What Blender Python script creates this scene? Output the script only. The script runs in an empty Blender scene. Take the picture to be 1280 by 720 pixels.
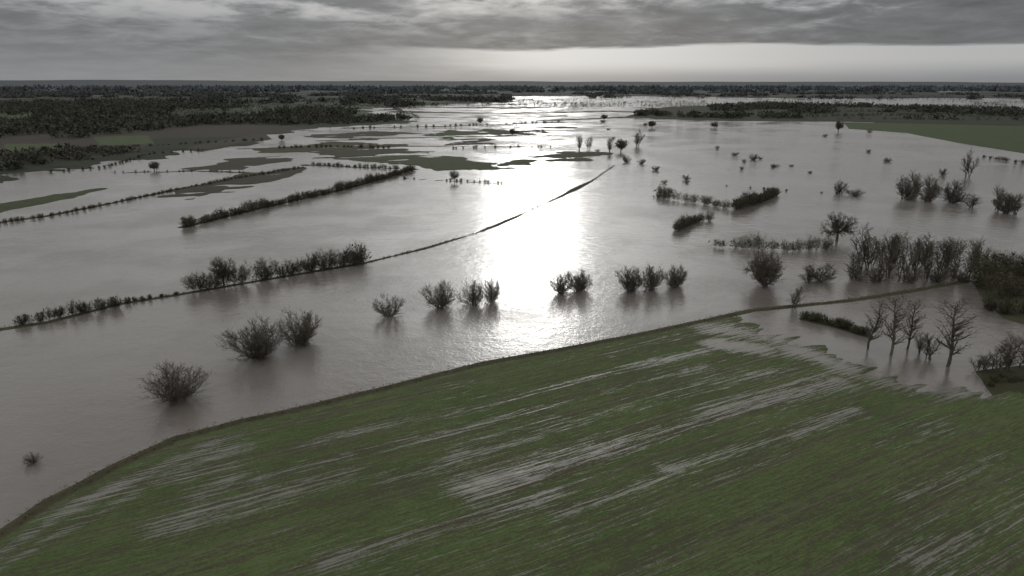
import bpy, math, random
import numpy as np
from mathutils import Vector
random.seed(4); rng=np.random.default_rng(7)
sc=bpy.context.scene
sc.view_settings.view_transform='Standard'; sc.view_settings.look='None'; sc.view_settings.exposure=0
# ------------------------------------------------------------ image pixels projected from the camera onto the ground plane
H=80.0; F=865.0; TH=math.radians(16.55); CT,ST=math.cos(TH),math.sin(TH)
def G(u,v):
    a=(u-640)/F; b=(360-v)/F
    dz=-ST+b*CT; t=H/(-dz)
    return (a*t,(CT+b*ST)*t)
def depth(v):
    return H/(ST-(360-v)/F*CT)
def hm(v,hpx): return hpx*depth(v)/F/CT*0.97
def P(l): return [G(u,v) for u,v in l]
# ------------------------------------------------------------ helpers
def vn(x,y,s=0):
    xi=np.floor(x);yi=np.floor(y);fx=x-xi;fy=y-yi
    fx=fx*fx*(3-2*fx);fy=fy*fy*(3-2*fy)
    def h(a,b):
        q=np.sin(a*127.1+b*311.7+s*74.7)*43758.5453
        return q-np.floor(q)
    return (h(xi,yi)*(1-fx)+h(xi+1,yi)*fx)*(1-fy)+(h(xi,yi+1)*(1-fx)+h(xi+1,yi+1)*fx)*fy
def fbm(x,y,s=0,o=3):
    r=0;a=1;t=0
    for i in range(o):
        r=r+a*vn(x*2**i,y*2**i,s+i*3);t+=a;a*=.5
    return r/t-.5
def segdist(X,Y,a,b):
    ax,ay=a;bx,by=b;dx,dy=bx-ax,by-ay
    L=dx*dx+dy*dy+1e-9
    t=np.clip(((X-ax)*dx+(Y-ay)*dy)/L,0,1)
    return np.hypot(X-ax-t*dx,Y-ay-t*dy)
def sdpoly(X,Y,pts):
    d=np.full(X.shape,1e9);ins=np.zeros(X.shape,bool)
    n=len(pts)
    for i in range(n):
        a=pts[i];b=pts[(i+1)%n]
        d=np.minimum(d,segdist(X,Y,a,b))
        if a[1]!=b[1]:
            c=((a[1]>Y)!=(b[1]>Y))&(X<(b[0]-a[0])*(Y-a[1])/(b[1]-a[1])+a[0])
            ins^=c
    return np.where(ins,d,-d)
def sdline(X,Y,pts,hw):
    d=np.full(X.shape,1e9)
    for a,b in zip(pts[:-1],pts[1:]): d=np.minimum(d,segdist(X,Y,a,b))
    return hw-d
def mk(name,V,Fc,mat,smooth=False,link=True):
    me=bpy.data.meshes.new(name)
    V=np.asarray(V,dtype=np.float32);Fc=np.asarray(Fc,dtype=np.int32)
    k=Fc.shape[1];n=len(Fc)
    me.vertices.add(len(V));me.vertices.foreach_set('co',V.ravel())
    me.loops.add(n*k);me.loops.foreach_set('vertex_index',Fc.ravel())
    me.polygons.add(n);me.polygons.foreach_set('loop_start',np.arange(0,n*k,k,dtype=np.int32))
    me.polygons.foreach_set('loop_total',np.full(n,k,dtype=np.int32))
    me.update(calc_edges=True)
    me.polygons.foreach_set('use_smooth',np.full(n,smooth))
    me.materials.append(mat)
    if not link: return me
    ob=bpy.data.objects.new(name,me);sc.collection.objects.link(ob);return ob
class NT:
    def __init__(s,nt): s.t=nt; nt.nodes.clear()
    def n(s,ty,**k):
        x=s.t.nodes.new(ty)
        for a,b in k.items(): setattr(x,a,b)
        return x
    def l(s,a,b):
        s.t.links.new(a,b)
    def put(s,sock,v):
        if hasattr(v,'is_output') : s.l(v,sock)
        elif isinstance(v,(tuple,list)) and sock.type=='RGBA' and len(v)==3: sock.default_value=(*v,1)
        else: sock.default_value=v
    def m(s,op,a,b=0.0,c=None):
        x=s.n('ShaderNodeMath',operation=op); s.put(x.inputs[0],a); s.put(x.inputs[1],b)
        if c is not None: s.put(x.inputs[2],c)
        return x.outputs[0]
    def ss(s,v,lo,hi,a=0.0,b=1.0):
        x=s.n('ShaderNodeMapRange',interpolation_type='SMOOTHSTEP')
        s.put(x.inputs[0],v);x.inputs[1].default_value=lo;x.inputs[2].default_value=hi
        x.inputs[3].default_value=a;x.inputs[4].default_value=b
        return x.outputs[0]
    def mix(s,f,a,b):
        x=s.n('ShaderNodeMix',data_type='RGBA')
        s.put(x.inputs[0],f);s.put(x.inputs[6],a);s.put(x.inputs[7],b)
        return x.outputs[2]
    def noise(s,vec,scale,detail=3,rough=.5,dist=0):
        x=s.n('ShaderNodeTexNoise'); s.put(x.inputs['Vector'],vec)
        x.inputs['Scale'].default_value=scale;x.inputs['Detail'].default_value=detail
        x.inputs['Roughness'].default_value=rough;x.inputs['Distortion'].default_value=dist
        return x.outputs['Fac']
    def xyz(s,x,y,z=0.0):
        c=s.n('ShaderNodeCombineXYZ');s.put(c.inputs[0],x);s.put(c.inputs[1],y);s.put(c.inputs[2],z)
        return c.outputs[0]
def material(name):
    m=bpy.data.materials.new(name);m.use_nodes=True
    t=NT(m.node_tree);o=t.n('ShaderNodeOutputMaterial');b=t.n('ShaderNodeBsdfPrincipled')
    t.l(b.outputs[0],o.inputs[0]);return m,t,b
# ------------------------------------------------------------ sun and sky
SAZ,SEL=math.radians(1.6),math.radians(14.5)
S=(math.sin(SAZ)*math.cos(SEL),math.cos(SAZ)*math.cos(SEL),math.sin(SEL))
ld=bpy.data.lights.new('sun','SUN');ld.energy=0.26;ld.angle=math.radians(7);ld.color=(1,.965,.91)
lo=bpy.data.objects.new('sun',ld);lo.rotation_euler=Vector(S).to_track_quat('Z','Y').to_euler();lo.location=(0,0,300)
sc.collection.objects.link(lo)
w=bpy.data.worlds.new("World");sc.world=w;w.use_nodes=True
t=NT(w.node_tree)
out=t.n('ShaderNodeOutputWorld')
sky=t.n('ShaderNodeTexSky');sky.sky_type='NISHITA';sky.sun_disc=False;sky.sun_elevation=SEL;sky.sun_rotation=SAZ
tc=t.n('ShaderNodeTexCoord');sep=t.n('ShaderNodeSeparateXYZ');t.l(tc.outputs['Generated'],sep.inputs[0])
X,Y,Z=sep.outputs
zz=t.m('ADD',t.m('MAXIMUM',Z,0.0),0.13)
pv=t.xyz(t.m('DIVIDE',X,zz),t.m('DIVIDE',Y,zz))
n1=t.noise(pv,.85,8,.58,.4); n2=t.noise(pv,3.0,7,.62,.3)
sx=t.xyz(t.m('MULTIPLY',X,2.2),t.m('MULTIPLY',Z,22.0))
n3=t.noise(sx,1.6,5,.55,.3)
dp=t.n('ShaderNodeVectorMath',operation='DOT_PRODUCT');t.l(tc.outputs['Generated'],dp.inputs[0]);dp.inputs[1].default_value=S
dot=t.m('MAXIMUM',dp.outputs['Value'],0.0)
glow=t.m('POWER',dot,14.0); glow2=t.m('POWER',dot,60.0)
cl=t.m('ADD',t.m('MULTIPLY',n1,.62),t.m('MULTIPLY',n2,.38))
clb=t.ss(t.m('ADD',cl,t.ss(X,-.6,.3,.04,-.03)),.47,.62)   # broken bright parts of the deck
clb=t.m('MAXIMUM',clb,t.m('MULTIPLY',t.m('MULTIPLY',t.ss(t.m('ADD',cl,glow),.95,1.35),t.ss(cl,.42,.56)),t.ss(Z,.06,.11)))
base=t.ss(Z,.095,.22,.142,.60)
B=t.m('ADD',base,t.m('MULTIPLY',clb,t.ss(Z,.055,.105,.04,.25)))
B=t.m('ADD',B,t.m('MULTIPLY',t.m('SUBTRACT',n2,.5),.18))
B=t.m('ADD',B,t.m('MULTIPLY',t.ss(X,-.5,.1,1.0,0.0),.045))
B=t.m('MULTIPLY',B,t.m('ADD',.9,t.m('MULTIPLY',glow,.40)))
B=t.m('ADD',B,t.m('MULTIPLY',glow2,t.ss(Z,.10,.2,.05,1.7)))
edge=t.m('ADD',Z,t.m('MULTIPLY',t.m('SUBTRACT',n3,.5),.030))
strip=t.m('MULTIPLY',t.ss(edge,.041,.047,1.0,0.0),t.ss(t.m('ADD',X,t.m('MULTIPLY',n3,.25)),-.16,.20))
sb=t.m('ADD',.36,t.m('MULTIPLY',t.m('POWER',dot,20.0),.36))
sb=t.m('MULTIPLY',sb,t.ss(t.m('ADD',Z,t.m('MULTIPLY',n3,.012)),.006,.034,.58,1.08))
lowgrey=t.m('ADD',t.ss(Z,.0,.05,.235,.18),t.m('MULTIPLY',t.m('SUBTRACT',n3,.5),.09))
low=t.m('MULTIPLY',t.ss(Z,.02,.06,1.0,0.0),.75)
B=t.m('ADD',t.m('MULTIPLY',B,t.m('SUBTRACT',1.0,low)),t.m('MULTIPLY',lowgrey,low))
B=t.m('ADD',t.m('MULTIPLY',B,t.m('SUBTRACT',1.0,strip)),t.m('MULTIPLY',sb,strip))
tint=t.mix(t.ss(B,.15,.5),(.95,.985,1.03),(1.0,1.0,.985))
vm=t.n('ShaderNodeVectorMath',operation='SCALE');t.l(tint,vm.inputs[0]);t.l(B,vm.inputs['Scale'])
b1=t.n('ShaderNodeBackground');t.l(sky.outputs[0],b1.inputs[0]);b1.inputs[1].default_value=0.05
b2=t.n('ShaderNodeBackground');t.l(vm.outputs[0],b2.inputs[0]);b2.inputs[1].default_value=1.13
mx=t.n('ShaderNodeMixShader');mx.inputs[0].default_value=.98
t.l(b1.outputs[0],mx.inputs[1]);t.l(b2.outputs[0],mx.inputs[2]);t.l(mx.outputs[0],out.inputs[0])
# ------------------------------------------------------------ materials
mw,t,b=material('flood_water')
geo=t.n('ShaderNodeNewGeometry').outputs['Position']
big=t.noise(geo,.006,4,.6,.6)
wind=t.noise(geo,.02,4,.6)
t.l(t.mix(t.ss(big,.35,.65),(.122,.106,.095),(.160,.147,.138)),b.inputs['Base Color'])
t.l(t.ss(t.m('ADD',t.m('MULTIPLY',big,.5),t.m('MULTIPLY',wind,.5)),.42,.6,.09,.27),b.inputs['Roughness'])
b.inputs['IOR'].default_value=1.34
wv=t.m('ADD',t.noise(geo,.9,3,.65),t.m('MULTIPLY',t.noise(geo,.2,2,.5),1.6))
bp=t.n('ShaderNodeBump');bp.inputs['Distance'].default_value=.19
t.l(t.ss(wind,.4,.62,.42,.75),bp.inputs['Strength'])
t.l(wv,bp.inputs['Height']);t.l(bp.outputs[0],b.inputs['Normal'])

mg,t,b=material('farmland_ground')
g=t.n('ShaderNodeNewGeometry').outputs['Position']
sp=t.n('ShaderNodeSeparateXYZ');t.l(g,sp.inputs[0]);x,y,z=sp.outputs
al=t.m('ADD',t.m('MULTIPLY',x,.875),t.m('MULTIPLY',y,.485))
ac=t.m('ADD',t.m('MULTIPLY',x,-.485),t.m('MULTIPLY',y,.875))
ac=t.m('ADD',ac,t.m('MULTIPLY',t.noise(g,.012,1),3.0))
col=t.n('ShaderNodeAttribute',attribute_name='col').outputs['Color']
msk=t.n('ShaderNodeAttribute',attribute_name='msk').outputs['Color']
ms=t.n('ShaderNodeSeparateColor');t.l(msk,ms.inputs[0]);crop,wet,far=ms.outputs
r0=t.noise(t.xyz(t.m('MULTIPLY',al,.012),t.m('MULTIPLY',ac,.22)),1,3,.6)
r1=t.noise(t.xyz(t.m('MULTIPLY',al,.035),t.m('MULTIPLY',ac,1.1)),1,4,.65)
r2=t.noise(t.xyz(t.m('MULTIPLY',al,.22),t.m('MULTIPLY',ac,3.0)),1,3,.6)
clump=t.noise(g,1.6,5,.85); patch=t.noise(g,.035,4,.6)
v=t.m('ADD',t.m('ADD',t.m('MULTIPLY',r1,.32),t.m('MULTIPLY',r2,.28)),t.m('MULTIPLY',clump,.40))
v=t.m('ADD',v,t.m('MULTIPLY',t.m('SUBTRACT',r0,.5),.22))
green=t.mix(t.ss(patch,.3,.7),(.034,.062,.017),(.066,.096,.032))
green=t.mix(t.ss(t.m('ADD',t.m('MULTIPLY',r2,.55),t.m('MULTIPLY',clump,.45)),.42,.60,.0,.6),green,(.105,.132,.054))
cc=t.mix(t.ss(v,.43,.53),(.060,.053,.037),green)
fr=t.m('ABSOLUTE',t.m('SUBTRACT',t.m('FRACT',t.m('DIVIDE',ac,14.0)),.5))
tram=t.m('MULTIPLY',t.ss(t.m('ABSOLUTE',t.m('SUBTRACT',fr,.065)),.010,.032,1.0,0.0),t.ss(clump,.35,.6,.5,1.0))
cc=t.mix(t.m('MULTIPLY',tram,.75),cc,(.095,.084,.062))
n_=t.noise(g,.12,5,.7)
ocol=t.mix(t.ss(n_,.3,.7,.0,.55),col,(.03,.032,.018))
vor=t.n('ShaderNodeTexVoronoi');vor.inputs['Scale'].default_value=.0036;t.l(g,vor.inputs['Vector'])
vs=t.n('ShaderNodeSeparateColor');t.l(vor.outputs['Color'],vs.inputs[0])
fc=t.mix(t.ss(vs.outputs[0],.5,.85),(.026,.032,.022),(.060,.078,.040))
fc=t.mix(t.ss(vs.outputs[1],.6,.7),fc,(.047,.041,.033))
fc=t.mix(t.ss(y,1800,10000),fc,(.062,.070,.078))  # aerial haze painted into the far field colours, growing with distance
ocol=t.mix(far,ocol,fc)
cfin=t.mix(crop,ocol,cc)
wf=t.m('ADD',t.m('ADD',t.m('MULTIPLY',r1,.52),t.m('MULTIPLY',r2,.34)),t.m('MULTIPLY',clump,.20))
wf=t.m('ADD',wf,t.m('MULTIPLY',wet,.135))
wf=t.m('ADD',wf,t.m('MULTIPLY',tram,.06))
wf=t.m('MULTIPLY',t.ss(wf,.59,.71),crop)
cfin=t.mix(t.m('MULTIPLY',wf,.8),cfin,(.125,.115,.10))
t.l(cfin,b.inputs['Base Color'])
t.l(t.ss(wf,0,.8,.95,.32),b.inputs['Roughness'])
t.l(t.ss(wf,0,.8,.12,.45),b.inputs['Specular IOR Level'])
bp=t.n('ShaderNodeBump');bp.inputs['Strength'].default_value=.8;bp.inputs['Distance'].default_value=.35
t.l(t.m('MULTIPLY',v,t.m('SUBTRACT',1.0,wf)),bp.inputs['Height']);t.l(bp.outputs[0],b.inputs['Normal'])

def vegmat(name,c1,c2,sc_=.4,painted_haze=False):
    m,t,b=material(name)
    g=t.n('ShaderNodeNewGeometry').outputs['Position']
    oi=t.n('ShaderNodeObjectInfo').outputs['Random']
    f=t.m('ADD',t.m('MULTIPLY',t.noise(g,sc_,3,.6),.8),t.m('MULTIPLY',oi,.2))
    c=t.mix(t.ss(f,.3,.72),c1,c2)
    if painted_haze:
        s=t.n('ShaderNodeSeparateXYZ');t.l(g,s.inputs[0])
        c=t.mix(t.ss(s.outputs[1],900,8000,0,.9),c,(.098,.110,.122))  # distance haze mixed into the foliage colour, stronger farther along Y
    t.l(c,b.inputs['Base Color'])
    b.inputs['Roughness'].default_value=.9;b.inputs['Specular IOR Level'].default_value=.15
    return m
mb=vegmat('bark_twigs',(.070,.062,.052),(.145,.122,.10))
mh=vegmat('hedge_twigs',(.045,.043,.028),(.11,.095,.065))
me_=vegmat('ivy_evergreen',(.022,.032,.016),(.065,.078,.038))
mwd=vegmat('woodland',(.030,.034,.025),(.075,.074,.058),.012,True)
mgr=vegmat('bank_grass',(.045,.048,.024),(.11,.095,.055),.3)
# ------------------------------------------------------------ terrain
us=np.concatenate([np.arange(-180,-46,2.0),np.arange(-46,46,.125),np.arange(46,181,2.0)])
rad_near=np.linspace(2,86,24)
vv=np.concatenate([np.arange(775,200,-1.4),np.arange(200,106.2,-.55)])
rr=np.array([H/math.tan(TH+math.atan((q-360)/F)) for q in vv])
rr=rr[rr<17000]; rr=np.concatenate([rad_near,rr[rr>87],[19000,21500,24000,27000,31000,36000]])
A,R=np.meshgrid(np.radians(us),rr)
GX=R*np.sin(A);GY=R*np.cos(A)
wob=fbm(GX/9,GY/9,1)*2.2+fbm(GX/45,GY/45,2)*np.clip(R/60,0,10)*.8+fbm(GX/260,GY/260,5)*np.clip((R-500)/20,0,110)
wobn=fbm(GX/6,GY/6,11)*1.6+fbm(GX/30,GY/30,12)*np.clip(R/100,0,6)
rough=fbm((GX+.4*GY)/70,GY/45,21,5)
pud=fbm((GX+.8*GY)/60,(GY-.5*GX)/14,23,4)
hh=np.full(GX.shape,-1.2)
COL=np.zeros(GX.shape+(3,));COL[:]=(.05,.045,.03)
MSK=np.zeros(GX.shape+(3,))
def land(sd,top,col,slope=.14,crop=0,far=0,puddle=0):
    global hh
    h=np.clip(sd*slope,-1.2,top)
    if puddle: h=h-np.clip(pud-.06,0,1)*puddle
    m=(h>hh)&(sd>-3)
    COL[m]=col
    MSK[m,0]=crop;MSK[m,2]=far
    hh=np.maximum(hh,h)
BR=(.058,.050,.040);GN=(.055,.070,.036);RG=(.062,.058,.038);DK=(.030,.034,.024)
shore=[(-200,790),(0,668),(60,628),(140,585),(220,548),(300,527),(370,512),(470,488),(600,455),(700,437),(800,418),(880,401)]
inner=[(925,400),(965,418),(1010,430),(1050,450),(1110,474),(1180,489),(1240,494),(1300,490),(1500,472)]
Nf=P(shore)+P(inner)+[(900,150),(900,-900),(-900,-900),(-300,-200)]
sdN=sdpoly(GX,GY,Nf)
inn=np.clip(1-np.abs(sdline(GX,GY,P(inner),0))/25,0,1)
rowx=(-.485*GX+.875*GY);rowa=(.875*GX+.485*GY)
land(sdN+wobn*.6+inn*fbm(rowa/18,rowx/2.2,15)*24,.45,GN,.10,crop=1)
bank=shore+[(940,388),(1000,382),(1060,376),(1120,367),(1212,351)]
sdB=sdline(GX,GY,P(bank),1.5)
land(sdB+wobn*.3,.6,(.070,.064,.040),.35)
m=sdB>-.6; COL[m]=(.068,.062,.038); MSK[m,0]*=.0
def poly(px,top,col,noise=1.0,slope=.1,ragged=0.,**k):
    land(sdpoly(GX,GY,P(px))+wob*noise+rough*ragged,top,col,slope,puddle=5 if (ragged and not k.get('far')) else 0,**k)
def line(px,hw,top,col,noise=1.0,slope=.2,**k): land(sdline(GX,GY,P(px),hw)+wob*noise,top,col,slope,**k)
poly([(1215,353),(1240,340),(1290,335),(1500,340),(1600,440),(1290,410),(1250,398),(1225,372)],1.2,RG,.5)
poly([(1215,463),(1250,458),(1290,455),(1600,440),(1600,505),(1240,497)],.9,(.05,.048,.028),.5)
line([(1005,399),(1045,408),(1085,420)],2.0,.5,RG,.3)
line([(-60,425),(0,412),(60,403),(150,380),(225,368),(330,350),(455,329)],1.7,.45,RG,.25)
line([(455,329),(530,311),(600,290),(650,269),(700,246),(740,226),(768,207)],1.3,.3,(.06,.052,.038),.6)
line([(-50,292),(0,278),(60,270),(130,256),(230,235),(300,222),(380,210)],3.2,.5,RG,.4)
poly([(-200,268),(0,254),(60,244),(130,235),(110,244),(50,257),(0,268),(-200,290)],.5,GN,.9,ragged=22)
poly([(205,246),(260,228),(330,215),(385,208),(380,215),(310,236),(240,250)],.5,BR,.8,ragged=35)
poly([(240,211),(290,200),(350,196),(358,202),(300,211)],.5,BR,.7,ragged=60)
line([(140,216),(250,214),(335,217)],4,.4,RG,.6)
line([(228,284),(330,259),(420,239),(518,212)],3.0,.5,RG,.3)
line([(380,206),(440,209),(520,212)],5,.5,RG,.5)
line([(480,222),(560,226),(632,230)],2,.3,RG,.5)
poly([(440,201),(500,190),(605,193),(612,203),(585,209),(480,208)],.5,GN,1.,ragged=150)
poly([(385,193),(440,188),(500,186),(500,192),(430,198)],.5,BR,1.,ragged=110)
poly([(625,207),(635,198),(672,197),(668,206)],.4,GN,.8,ragged=80)
poly([(680,206),(700,190),(750,191),(742,202)],.4,RG,1.,ragged=120)
poly([(560,182),(590,170),(700,157),(668,165),(610,178)],.5,BR,1.,ragged=160)
poly([(395,170),(470,163),(530,167),(440,174)],.6,BR,1.,ragged=140)
poly([(320,186),(420,179),(500,181),(430,189),(350,191)],.6,RG,.8,ragged=110)
poly([(510,170),(560,164),(660,158),(640,165),(560,176)],.6,GN,.8,ragged=140)
line([(300,186),(420,183),(560,183),(700,184)],5,.5,RG,1.)
line([(400,176),(480,173),(580,171),(720,170)],6,.5,RG,1.)
line([(430,160),(560,158),(700,153)],9,.6,RG,.7)
line([(620,150),(700,150),(800,146)],14,.6,RG,1.1)
line([(500,140),(640,142),(760,139),(860,142)],25,.8,RG,1.1)
line([(480,148),(600,146),(700,145)],16,.8,RG,1.)
line([(520,134),(640,135),(760,133),(830,136)],28,.8,RG,1.2)
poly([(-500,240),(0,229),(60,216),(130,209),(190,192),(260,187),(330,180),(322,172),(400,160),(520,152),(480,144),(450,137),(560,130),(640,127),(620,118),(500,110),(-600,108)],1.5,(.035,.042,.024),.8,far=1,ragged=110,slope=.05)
poly([(790,145),(830,134),(960,129),(1100,132),(1300,138),(1600,140),(1700,162),(1280,158),(1060,152),(900,151),(820,149)],1.5,DK,.6)
poly([(1055,153),(1280,158),(1600,166),(1700,215),(1280,192),(1200,179),(1130,166),(1060,161)],1.0,(.058,.080,.036),.3)
poly([(0,181),(80,180),(90,190),(0,196)],1.52,(.07,.092,.045),.1,slope=.3)
poly([(110,172),(190,170),(200,181),(120,184)],1.52,(.07,.092,.045),.1,slope=.3)
poly([(225,186),(330,166),(340,174),(250,190)],1.52,BR,.1,slope=.3)
# beyond the flood plain: land broken by floods
fd=R-3900
n_f=fbm(GX/1300,GY/1900,41,5)
uu=GX/np.maximum(GY,1)
flood=np.clip(1-np.abs(uu-.12)/.38,0,1)*np.clip((9500-R)/3500,0,1)*650
flood2=np.clip(1-np.abs(uu-.6)/.42,0,1)*np.clip((10500-R)/2500,0,1)*700
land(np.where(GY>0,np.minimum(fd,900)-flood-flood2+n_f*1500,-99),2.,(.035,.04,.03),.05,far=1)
hill=np.clip((R-9000)/14000,0,1)*np.where(GY>0,1,0)*(105+90*fbm(np.degrees(A)/9,R/9000,51,4)+25*np.clip(-np.degrees(A)/30,-1,1))
hh=hh+np.maximum(hill,0)
hh=hh+np.where(hh>.1,fbm(GX/3,GY/3,61)*.12,0)
def soft(px,wd): return np.clip(1-(-sdline(GX,GY,P(px),0))/wd,0,1)
W=np.zeros(GX.shape)
for px,wd,a in [([(590,612),(800,548),(960,502),(1045,478)],6,1.0),([(480,600),(700,535),(900,480),(1030,455)],5,.7),
  ([(200,664),(330,627),(440,598)],5,.9),([(230,590),(285,565)],7,.9),([(250,625),(290,600)],5,.8),([(840,590),(900,571),(1068,517)],4,1.),([(900,600),(980,570)],3.,.6),
  ([(1130,625),(1255,572)],4,.9),([(1150,700),(1280,640)],6,.9),([(1180,650),(1280,610)],4,.7),([(0,695),(70,650),(160,603),(265,560)],3.2,1.1),([(0,712),(90,660),(170,618)],2.2,.9),
  ([(890,412),(960,422),(1040,455),(1120,482),(1230,496)],7,1.1),([(700,640),(830,600)],3,.7),([(740,520),(900,478)],4,.7),([(420,700),(700,620)],4,.6),([(900,432),(950,438)],6,1.6),([(1000,440),(1060,462)],8,1.6),
  ([(500,560),(720,500),(880,460)],3,.75),([(1100,560),(1180,530)],5,.7),([(560,520),(760,468),(880,440)],3,.8),([(300,610),(520,548)],3,.75),([(380,560),(640,490)],2.5,.6)]:
    W=np.maximum(W,soft(px,wd*1.3)**.8*a)
MSK[...,1]=W+np.clip(fbm(GX/25,GY/25,71),-.2,.3)*1.2
nr,na=GX.shape
V=np.stack([GX,GY,hh],-1).reshape(-1,3)
i,j=np.meshgrid(np.arange(nr-1),np.arange(na-1),indexing='ij');k=(i*na+j).ravel()
Fq=np.stack([k,k+na,k+na+1,k+1],1)
ter=mk('ground',V,Fq[:,::-1],mg,True)
for nm,arr in (('col',COL),('msk',MSK)):
    at=ter.data.color_attributes.new(nm,'FLOAT_COLOR','POINT')
    d=np.ones((nr*na,4),np.float32);d[:,:3]=arr.reshape(-1,3);at.data.foreach_set('color',d.ravel())
ws=40000
mk('flood_water',[(-ws,-ws,0),(ws,-ws,0),(ws,ws,0),(-ws,ws,0)],[(0,1,2,3)],mw)
# ------------------------------------------------------------ trees
def rv(): return Vector((random.gauss(0,1),random.gauss(0,1),random.gauss(0,1)))
def branch(S_,p,d,L,r,lv,C):
    n=C['n'][lv];k=C['k'][lv] if lv<len(C['k']) else 0
    for i in range(n):
        d=(d+rv()*C['wig']+Vector((0,0,C['up']))).normalized()
        q=p+d*(L/n);ra=r*(1-.7*i/n);rb=r*(1-.7*(i+1)/n)
        S_.append((*p,*q,ra,rb))
        if k and (lv>0 or i>=C.get('bare',0)):
            for _ in range(k):
                s=rv();s=(s-d*s.dot(d)).normalized()
                a=math.radians(random.uniform(*C['ang']))
                branch(S_,p.lerp(q,random.uniform(.3,1)),d*math.cos(a)+s*math.sin(a),L*C['lr']*random.uniform(.65,1.15),max(ra*.5,C['rm']),lv+1,C)
        p=q
def norm(S_,w=None,h=None,zc=.42,keep=.12):
    # prune the twigs that stray outside the crown's dome, keep a few for an uneven outline
    a=np.array(S_,dtype=np.float32)
    e=a[:,3:6]
    if h is None: h=np.percentile(e[:,2],99.0)
    if w is None:
        w=2*np.percentile(np.hypot(e[:,0],e[:,1]),90)
    rho=np.hypot(e[:,0],e[:,1])/(w/2);zz=e[:,2]/h
    az=np.arctan2(e[:,1],e[:,0]);lump=1+.12*np.sin(az*3+w)+.09*np.sin(az*5+zz*6+h)
    q=rho**2+(np.abs(zz-zc)/np.where(zz>zc,1-zc,zc+.15))**2
    soft_=1+rng.normal(size=len(a))*.07
    a=a[(q<(lump*soft_)**2)|(rng.random(len(a))<keep*.25)]
    a[:,[0,1,3,4]]/=w;a[:,[2,5]]/=h
    a[:,6:]/=10.0
    return a
def willow(ns=11):
    S_=[];C=dict(n=[6,3,2,2],k=[3,3,3],wig=.10,up=.05,ang=(15,50),lr=.38,rm=.022)
    for i in range(ns):
        az=i*2.4+random.uniform(-.3,.3);ti=math.radians(min(68,6+62*math.sqrt((i+.5)/ns)+random.uniform(-6,6)))
        d=Vector((math.sin(ti)*math.cos(az),math.sin(ti)*math.sin(az),math.cos(ti)))
        branch(S_,Vector((random.uniform(-.5,.5),random.uniform(-.5,.5),-.4)),d,random.uniform(6.4,7.8),.10,0,C)
    return norm(S_,zc=.38)
def tall():
    S_=[];C=dict(n=[11,4,3,2],k=[4,3,2],wig=.05,up=.08,ang=(20,48),lr=.28,rm=.022,bare=2)
    branch(S_,Vector((0,0,-.5)),Vector((0,0,1)),12,.20,0,C);return norm(S_,zc=.55)
def multi():
    S_=[];C=dict(n=[7,3,3,2],k=[4,3,2],wig=.08,up=.06,ang=(20,48),lr=.32,rm=.022,bare=1)
    for i in range(4):
        branch(S_,Vector((random.uniform(-.8,.8),random.uniform(-.8,.8),-.5)),Vector((random.uniform(-.3,.3),random.uniform(-.3,.3),1)).normalized(),random.uniform(8,11),.15,0,C)
    return norm(S_,zc=.5)
def oak():
    S_=[];C=dict(n=[3,5,3,3,1],k=[0,3,3,3],wig=.14,up=.03,ang=(25,62),lr=.44,rm=.024)
    S_.append((0,0,-.5,0,0,2.6,.45,.34))
    for i in range(10):
        az=i*2.4;ti=math.radians([8,35,50,65,75,80,25,60,45,70][i])
        d=Vector((math.sin(ti)*math.cos(az),math.sin(ti)*math.sin(az),math.cos(ti)))
        branch(S_,Vector((0,0,2.0+.1*i)),d,5.6,.2,1,C)
    return norm(S_,zc=.6)
VAR={'w':[willow(11),willow(10),willow(12),willow(9),willow(11)],'t':[tall(),tall(),tall()],'m':[multi(),multi(),multi(),multi()],'o':[oak(),oak()]}
print({k:[len(q) for q in v] for k,v in VAR.items()})
def segmesh(a,thick=.07):
    p0,p1,r0,r1=a[:,0:3],a[:,3:6],a[:,6],a[:,7]
    d=p1-p0;rn=rng.normal(size=d.shape);s1=np.cross(d,rn);s1/=np.linalg.norm(s1,axis=1,keepdims=True)+1e-9
    s2=np.cross(d,s1);s2/=np.linalg.norm(s2,axis=1,keepdims=True)+1e-9
    th=r0>thick;Vs=[];Fs=[];o=0
    q=~th
    if q.any():
        v=np.stack([p0[q]-s1[q]*r0[q,None],p0[q]+s1[q]*r0[q,None],p1[q]+s1[q]*r1[q,None],p1[q]-s1[q]*r1[q,None]],1)
        n=len(v);Vs.append(v.reshape(-1,3));Fs.append(np.arange(n*4).reshape(n,4));o=n*4
    if th.any():
        P0,P1,R0,R1,a1,a2=p0[th],p1[th],r0[th,None],r1[th,None],s1[th],s2[th];rg=[]
        for c,s in ((1,0),(.5,.866),(-.5,.866),(-1,0),(-.5,-.866),(.5,-.866)): rg.append(P0+(a1*c+a2*s)*R0)
        for c,s in ((1,0),(.5,.866),(-.5,.866),(-1,0),(-.5,-.866),(.5,-.866)): rg.append(P1+(a1*c+a2*s)*R1)
        v=np.stack(rg,1);n=len(v);Vs.append(v.reshape(-1,3))
        bi=(np.arange(n)*12+o)[:,None]
        for e in range(6):
            f=(e+1)%6;Fs.append(bi+np.array([[e,f,6+f,6+e]]))
    return np.concatenate(Vs),np.concatenate(Fs)
def place(a,x,y,z,w,h,rot):
    a=a.copy();c,s=math.cos(rot),math.sin(rot)
    for k in (0,3):
        X_=a[:,k]*w;Y_=a[:,k+1]*w
        a[:,k]=c*X_-s*Y_+x;a[:,k+1]=s*X_+c*Y_+y;a[:,k+2]=a[:,k+2]*h+z
    a[:,6:]*=h
    return a
NAME={'w':'willow_tree','t':'bare_tree','m':'bare_tree','o':'oak_tree'}
NOM={'w':(11,8),'t':(6.5,14),'m':(8,12),'o':(14,13)}
MESH={}
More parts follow.
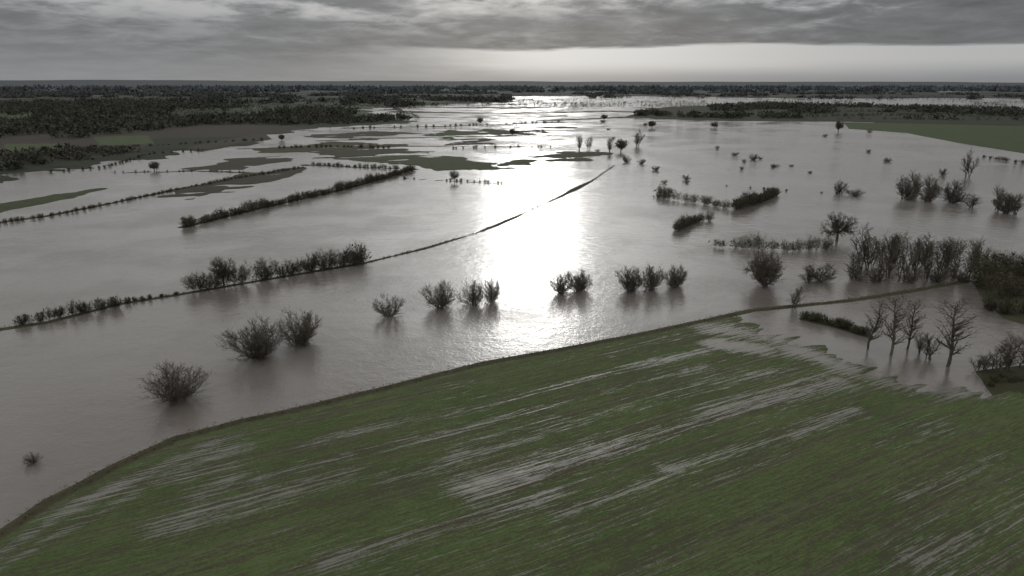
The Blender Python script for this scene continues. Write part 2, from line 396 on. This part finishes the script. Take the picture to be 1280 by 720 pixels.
def tree(kind,u,v,hpx,wpx,name=None):
    x,y=G(u,v);h=hm(v,hpx);w_=wpx*depth(v)/F
    D=depth(v);band=0 if D<260 else (1 if D<600 else 2)
    if kind=='w' and band==0: w_*=1.18;h*=1.08
    ix=random.randrange(len(VAR[kind]));key=(kind,ix,band)
    if key not in MESH:
        nw,nh=NOM[kind];a=place(VAR[kind][ix],0,0,0,nw,nh,0)
        if band==2: a=a[(np.arange(len(a))%3==0)|(a[:,6]>.03)]
        a[:,6:]=np.maximum(a[:,6:],(.015,.022,.065)[band])
        Vv,Ff=segmesh(a);MESH[key]=mk(NAME[kind],Vv,Ff,mb,link=False)
    ob=bpy.data.objects.new(name or NAME[kind],MESH[key]);sc.collection.objects.link(ob)
    nw,nh=NOM[kind];ob.location=(x,y,0);ob.scale=(w_/nw,w_/nw,h/nh);ob.rotation_euler=(0,0,random.uniform(0,6.28))
for q in [(218,499,42,78),(320,447,47,68),(374,430,42,52),(487,396,27,38),(549,385,32,42),(590,381,30,32),(613,378,31,28),(700,367,24,30),(722,364,28,38),
          (786,364,32,36),(812,362,32,38),(842,359,29,34),(41,579,13,20)]:
    tree('w',*q)
    if q[2]>22 and q[0]!=487: tree('w',q[0]+q[3]*.12,q[1]-2,q[2]*.9,q[3]*.75)
for q in [(955,357,46,50),(1046,301,37,42),(280,357,37,34)]: tree('o',*q)
tree('w',955,357,42,44);tree('w',1025,351,22,46);tree('w',1010,352,18,26)
for q in [(992,384,29,28),(1085,436,68,34),(1113,444,84,42),(1134,436,68,32),(1184,458,92,54)]: tree('t' if q[0]>1000 else 'm',*q)
tree('m',1160,449,34,30,);tree('m',1148,442,28,22)
for q in [(1232,462,24,32),(1258,462,52,44),(1280,460,46,40),(1245,463,36,30),(1300,455,60,50),(1220,462,20,22)]: tree('m',*q)
for q in [(1063,348,36,26),(1080,338,58,36),(1098,349,50,28),(1112,345,56,28),(1128,349,58,30),(1144,345,54,28),(1160,348,50,28),(1176,345,52,28),(1193,348,52,28),(1209,347,52,28),(1221,342,46,24),(1088,330,40,36),(1120,328,40,40),(1152,330,38,40),(1185,330,36,36)]:
    tree('m',*q)
for q in [(1070,350,18,28),(1095,352,18,30),(1135,352,20,34),(1170,352,20,30),(1200,351,18,30)]: tree('w',*q)
for q in [(1130,249,32,26),(1142,246,34,26),(1160,251,34,28),(1190,252,30,28),(1212,259,16,34),(1210,221,33,20),(1246,262,32,22),(1258,265,28,24),(1270,268,28,24)]: tree('m',*q)
tree('w',1135,250,26,30);tree('w',1160,252,26,32);tree('w',1192,254,22,34);tree('w',1256,266,22,34)
for q in [(1049,242,17,18),(1068,245,9,26),(887,276,14,13),(942,200,8,14),(1178,219,9,14),(783,203,9,14),(802,205,7,12),(820,213,6,12),(858,225,7,12)]: tree('w',*q)
for q in [(724,188,20,12),(736,187,18,12),(762,190,19,12),(776,190,16,18),(797,183,21,17),(193,214,12,15),(568,228,16,13),(352,176,8,10),(640,168,7,9),(815,160,9,12),(1048,165,14,10),(893,160,8,10),(600,155,8,10),(755,150,7,10)]: tree('o' if q[2]<18 else 'm',*q)
random.seed(12)
for _ in range(16):
    tree('w',random.uniform(800,1150),random.uniform(160,235),random.uniform(2.5,5),random.uniform(6,12),'flooded_bush')
for _ in range(8):
    tree('w',random.uniform(640,880),random.uniform(150,200),random.uniform(2,4),random.uniform(5,10),'flooded_bush')
def tufts(C,Rw,Hh,n,size,elong=1.6):
    C=np.asarray(C,float);N=len(C)
    Rw=np.broadcast_to(Rw,(N,));Hh=np.broadcast_to(Hh,(N,))
    d=rng.normal(size=(N,n,3));d/=np.linalg.norm(d,axis=2,keepdims=True)
    rr_=rng.uniform(.35,1.08,size=(N,n,1))**.6
    pos=d*rr_
    pos[...,0]*=Rw[:,None];pos[...,1]*=Rw[:,None]
    pos[...,2]=Hh[:,None]*.5*(1+pos[...,2]*1.0)
    pos[...,:2]+=C[:,None,:2];pos[...,2]+=C[:,None,2]
    pos=pos.reshape(-1,3);sz=np.broadcast_to(size,(N,)).repeat(n)[:,None]
    a=rng.normal(size=pos.shape);a/=np.linalg.norm(a,axis=1,keepdims=True)
    b_=rng.normal(size=pos.shape);b_=np.cross(a,b_);b_/=np.linalg.norm(b_,axis=1,keepdims=True)
    a=a+np.array([0,0,.3])
    s=rng.uniform(.6,1.3,size=(len(pos),1))*sz
    v=np.stack([pos-b_*s*.5,pos+b_*s*.5,pos+a*s*elong],1)
    return v.reshape(-1,3),np.arange(len(pos)*3).reshape(-1,3)
def along(px,sp):
    pl=P(px);r=[]
    for a,b_ in zip(pl[:-1],pl[1:]):
        L=math.hypot(b_[0]-a[0],b_[1]-a[1]);n=max(1,int(L/sp))
        for i in range(n):
            f=(i+random.random()*.8)/n;r.append((a[0]+(b_[0]-a[0])*f,a[1]+(b_[1]-a[1])*f))
    return r
def hedge(name,px,hpx,sp,dense=0,gap=0.,mat=None,jit=.8,kinds='w'):
    vm_=sum(q[1] for q in px)/len(px);h=hm(vm_,hpx);D=depth(vm_)
    step=4 if D<330 else (9 if D<600 else 22)
    pts=along(px,sp);A_=[];C=[]
    off=random.random()*50
    for x,y in pts:
        g_=float(vn(np.array([x/14+off]),np.array([y/14]),3)[0])
        if g_<gap: continue
        s=(.55+.75*g_)*random.uniform(.7,1.2)
        va=random.choice(VAR[random.choice(kinds)]);o_=random.randrange(step)
        A_.append(place(va[o_::step],x+random.gauss(0,jit),y+random.gauss(0,jit),0,h*s*random.uniform(.8,1.2),h*s,random.uniform(0,6.28)))
        C.append((x,y,.0,s))
    a=np.concatenate(A_);a[:,6:]=np.maximum(a[:,6:],.016+.00008*D)
    Vv,Ff=segmesh(a)
    ob=mk(name,Vv,Ff,mh)
    if dense:
        C=np.array(C)
        v,f=tufts(C[:,:3],h*.40,h*C[:,3]*.8,dense,h*.085)
        o2=mk('hedge_foliage',v,f,mat or mh);o2.parent=ob
hedge('hedgerow',[(22,408),(90,394),(150,383)],18,2.2,35,.12,kinds='wwm')
hedge('hedgerow',[(155,380),(185,374),(225,368)],7,2.5,40,.25)
hedge('hedgerow',[(235,366),(330,350),(400,338),(456,328)],23,2.2,14,.1,kinds='wm')
hedge('hedgerow',[(440,331),(456,328)],29,2.4,40,0)
hedge('hedgerow',[(228,285),(330,260),(420,240),(518,213)],11,2.6,90,0.)
hedge('hedgerow',[(-50,292),(0,279),(60,271),(130,257),(230,236),(300,223),(380,210)],5,3.5,60,.08)
hedge('hedgerow',[(390,206),(440,209),(500,212)],5.5,4,60,.1)
hedge('hedgerow',[(480,222),(560,226),(632,230)],3.5,5,40,.35)
hedge('hedgerow',[(820,247),(870,254),(915,262)],13,2.6,20,.2,kinds='wm')
hedge('hedgerow',[(820,243),(842,243)],13,3.,50,0)
hedge('hedgerow',[(918,262),(945,254),(970,244)],15,2.2,110,0.)
hedge('hedgerow',[(845,289),(862,281),(877,276)],14,2.2,80,0.)
hedge('hedgerow',[(888,308),(940,312),(990,314),(1042,312)],18,2.0,12,.1,kinds='wm')
hedge('hedgerow',[(1005,399),(1045,408),(1085,420)],16,1.6,120,0,me_)
hedge('hedgerow',[(345,186),(420,184),(490,186)],5,7,60,.1)
hedge('hedgerow',[(140,216),(250,214),(335,217)],3,7,40,.3)
hedge('hedgerow',[(560,186),(620,184),(700,184)],3,8,40,.35)
hedge('hedgerow',[(440,161),(560,158),(700,153)],3.5,12,50,.3)
hedge('hedgerow',[(900,232),(960,238),(1050,243)],3,8,30,.5)
hedge('hedgerow',[(1230,197),(1280,205)],6,7,60,.1)
hedge('hedgerow',[(60,216),(130,210),(190,193),(260,188)],4,8,60,.2)
hedge('hedgerow',[(0,198),(110,188),(220,182),(330,176)],5,9,60,.2)
hedge('thicket',[(1222,362),(1240,352),(1300,345)],34,2.4,40,0,me_,1.5,kinds='wm')
hedge('thicket',[(1228,385),(1260,392),(1330,400)],20,2.2,80,0,me_,1.5)
hedge('thicket',[(1240,372),(1290,375)],34,2.5,30,0,mh,2.,kinds='wm')
hedge('thicket',[(1225,478),(1262,480),(1300,478)],10,2.,80,0,me_,1.5)
pts=along(bank[1:],.25)
C=np.array([(x+random.gauss(0,.9),y+random.gauss(0,.9),.15) for x,y in pts])
v,f=tufts(C,.4,.35,8,.13,2.0);mk('bank_grass',v,f,mgr)
pts=along([(455,329),(530,311),(600,290),(650,269),(700,246),(740,226),(768,207)],1.1)
C=np.array([(x+random.gauss(0,.6),y+random.gauss(0,.6),.0) for x,y in pts if random.random()<.7])
v,f=tufts(C,.7,.7,12,.28,1.6);mk('bank_grass',v,f,mh)
pts=along([(-60,425),(0,412),(60,403),(150,380),(225,368),(330,350),(455,329)],.7)
C=np.array([(x+random.gauss(0,.9),y+random.gauss(0,.9),.1) for x,y in pts])
v,f=tufts(C,.7,.7,10,.22,1.6);mk('bank_grass',v,f,mh)
# distant woods
def scatter(px,sp,dens=None):
    pl=P(px);xs=[p[0] for p in pl];ys=[p[1] for p in pl]
    n=int((max(xs)-min(xs))*(max(ys)-min(ys))/sp**2)
    x=rng.uniform(min(xs),max(xs),n);y=rng.uniform(min(ys),max(ys),n)
    k=sdpoly(x,y,pl)>0
    if dens is not None: k&=(fbm(x/260,y/260,81)+.5>dens)
    return x[k],y[k]
wx=[];wy=[];wr=[];wh=[]
def wood(px,sp,h,dens=None):
    x,y=scatter(px,sp,dens);wx.append(x);wy.append(y)
    wr.append(sp*.48*rng.uniform(.7,1.3,len(x)));wh.append(h*rng.uniform(.65,1.2,len(x)))
wood([(-200,132),(0,130),(200,130),(330,136),(450,140),(440,149),(350,159),(250,167),(130,170),(100,178),(0,174),(-200,185)],19,14,.44)
wood([(-100,200),(0,196),(110,185),(200,183),(180,190),(100,204),(0,215),(-100,225)],15,8,.55)
wood([(790,145),(830,136),(960,131),(1100,134),(1300,139),(1450,141),(1450,152),(1280,152),(1060,149),(900,149)],20,12,.46)
wood([(340,158),(400,150),(500,146),(520,151),(430,156)],16,9,.5)
wood([(-300,130),(300,130),(480,135),(640,128),(640,117),(-300,115)],46,14,.56)
wood([(760,127),(1000,124),(1500,128),(1500,115),(700,114)],46,11,.68)
wood([(-500,116),(1700,116),(1700,110),(-500,110)],115,16,.56)
x=np.concatenate(wx);y=np.concatenate(wy);r_=np.concatenate(wr);h_=np.concatenate(wh)
print('wood clumps',len(x))
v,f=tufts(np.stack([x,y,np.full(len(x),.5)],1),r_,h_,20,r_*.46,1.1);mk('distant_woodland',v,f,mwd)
C=[];hs=[]
for _ in range(190):
    v0=random.choice([random.uniform(117,135),random.uniform(120,150)]);u0=random.uniform(-100,1400)
    if 380<u0<900 and v0>138: continue
    x,y=G(u0,v0);L=random.uniform(150,700);a=random.gauss(0,.5)+(1.57 if random.random()<.3 else 0)
    for s in np.arange(0,L,11):
        if random.random()<.75: C.append((x+s*math.cos(a)+random.gauss(0,3),y+s*math.sin(a)+random.gauss(0,3),.0));hs.append(random.uniform(4,9))
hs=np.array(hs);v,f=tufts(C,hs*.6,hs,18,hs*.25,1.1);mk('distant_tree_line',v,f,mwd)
# ------------------------------------------------------------ camera
cd=bpy.data.cameras.new('camera');cd.sensor_width=36;cd.lens=36*F/1280;cd.clip_start=1;cd.clip_end=90000
co=bpy.data.objects.new('camera',cd);co.location=(0,0,H);co.rotation_euler=(math.pi/2-TH,0,0)
sc.collection.objects.link(co);sc.camera=co
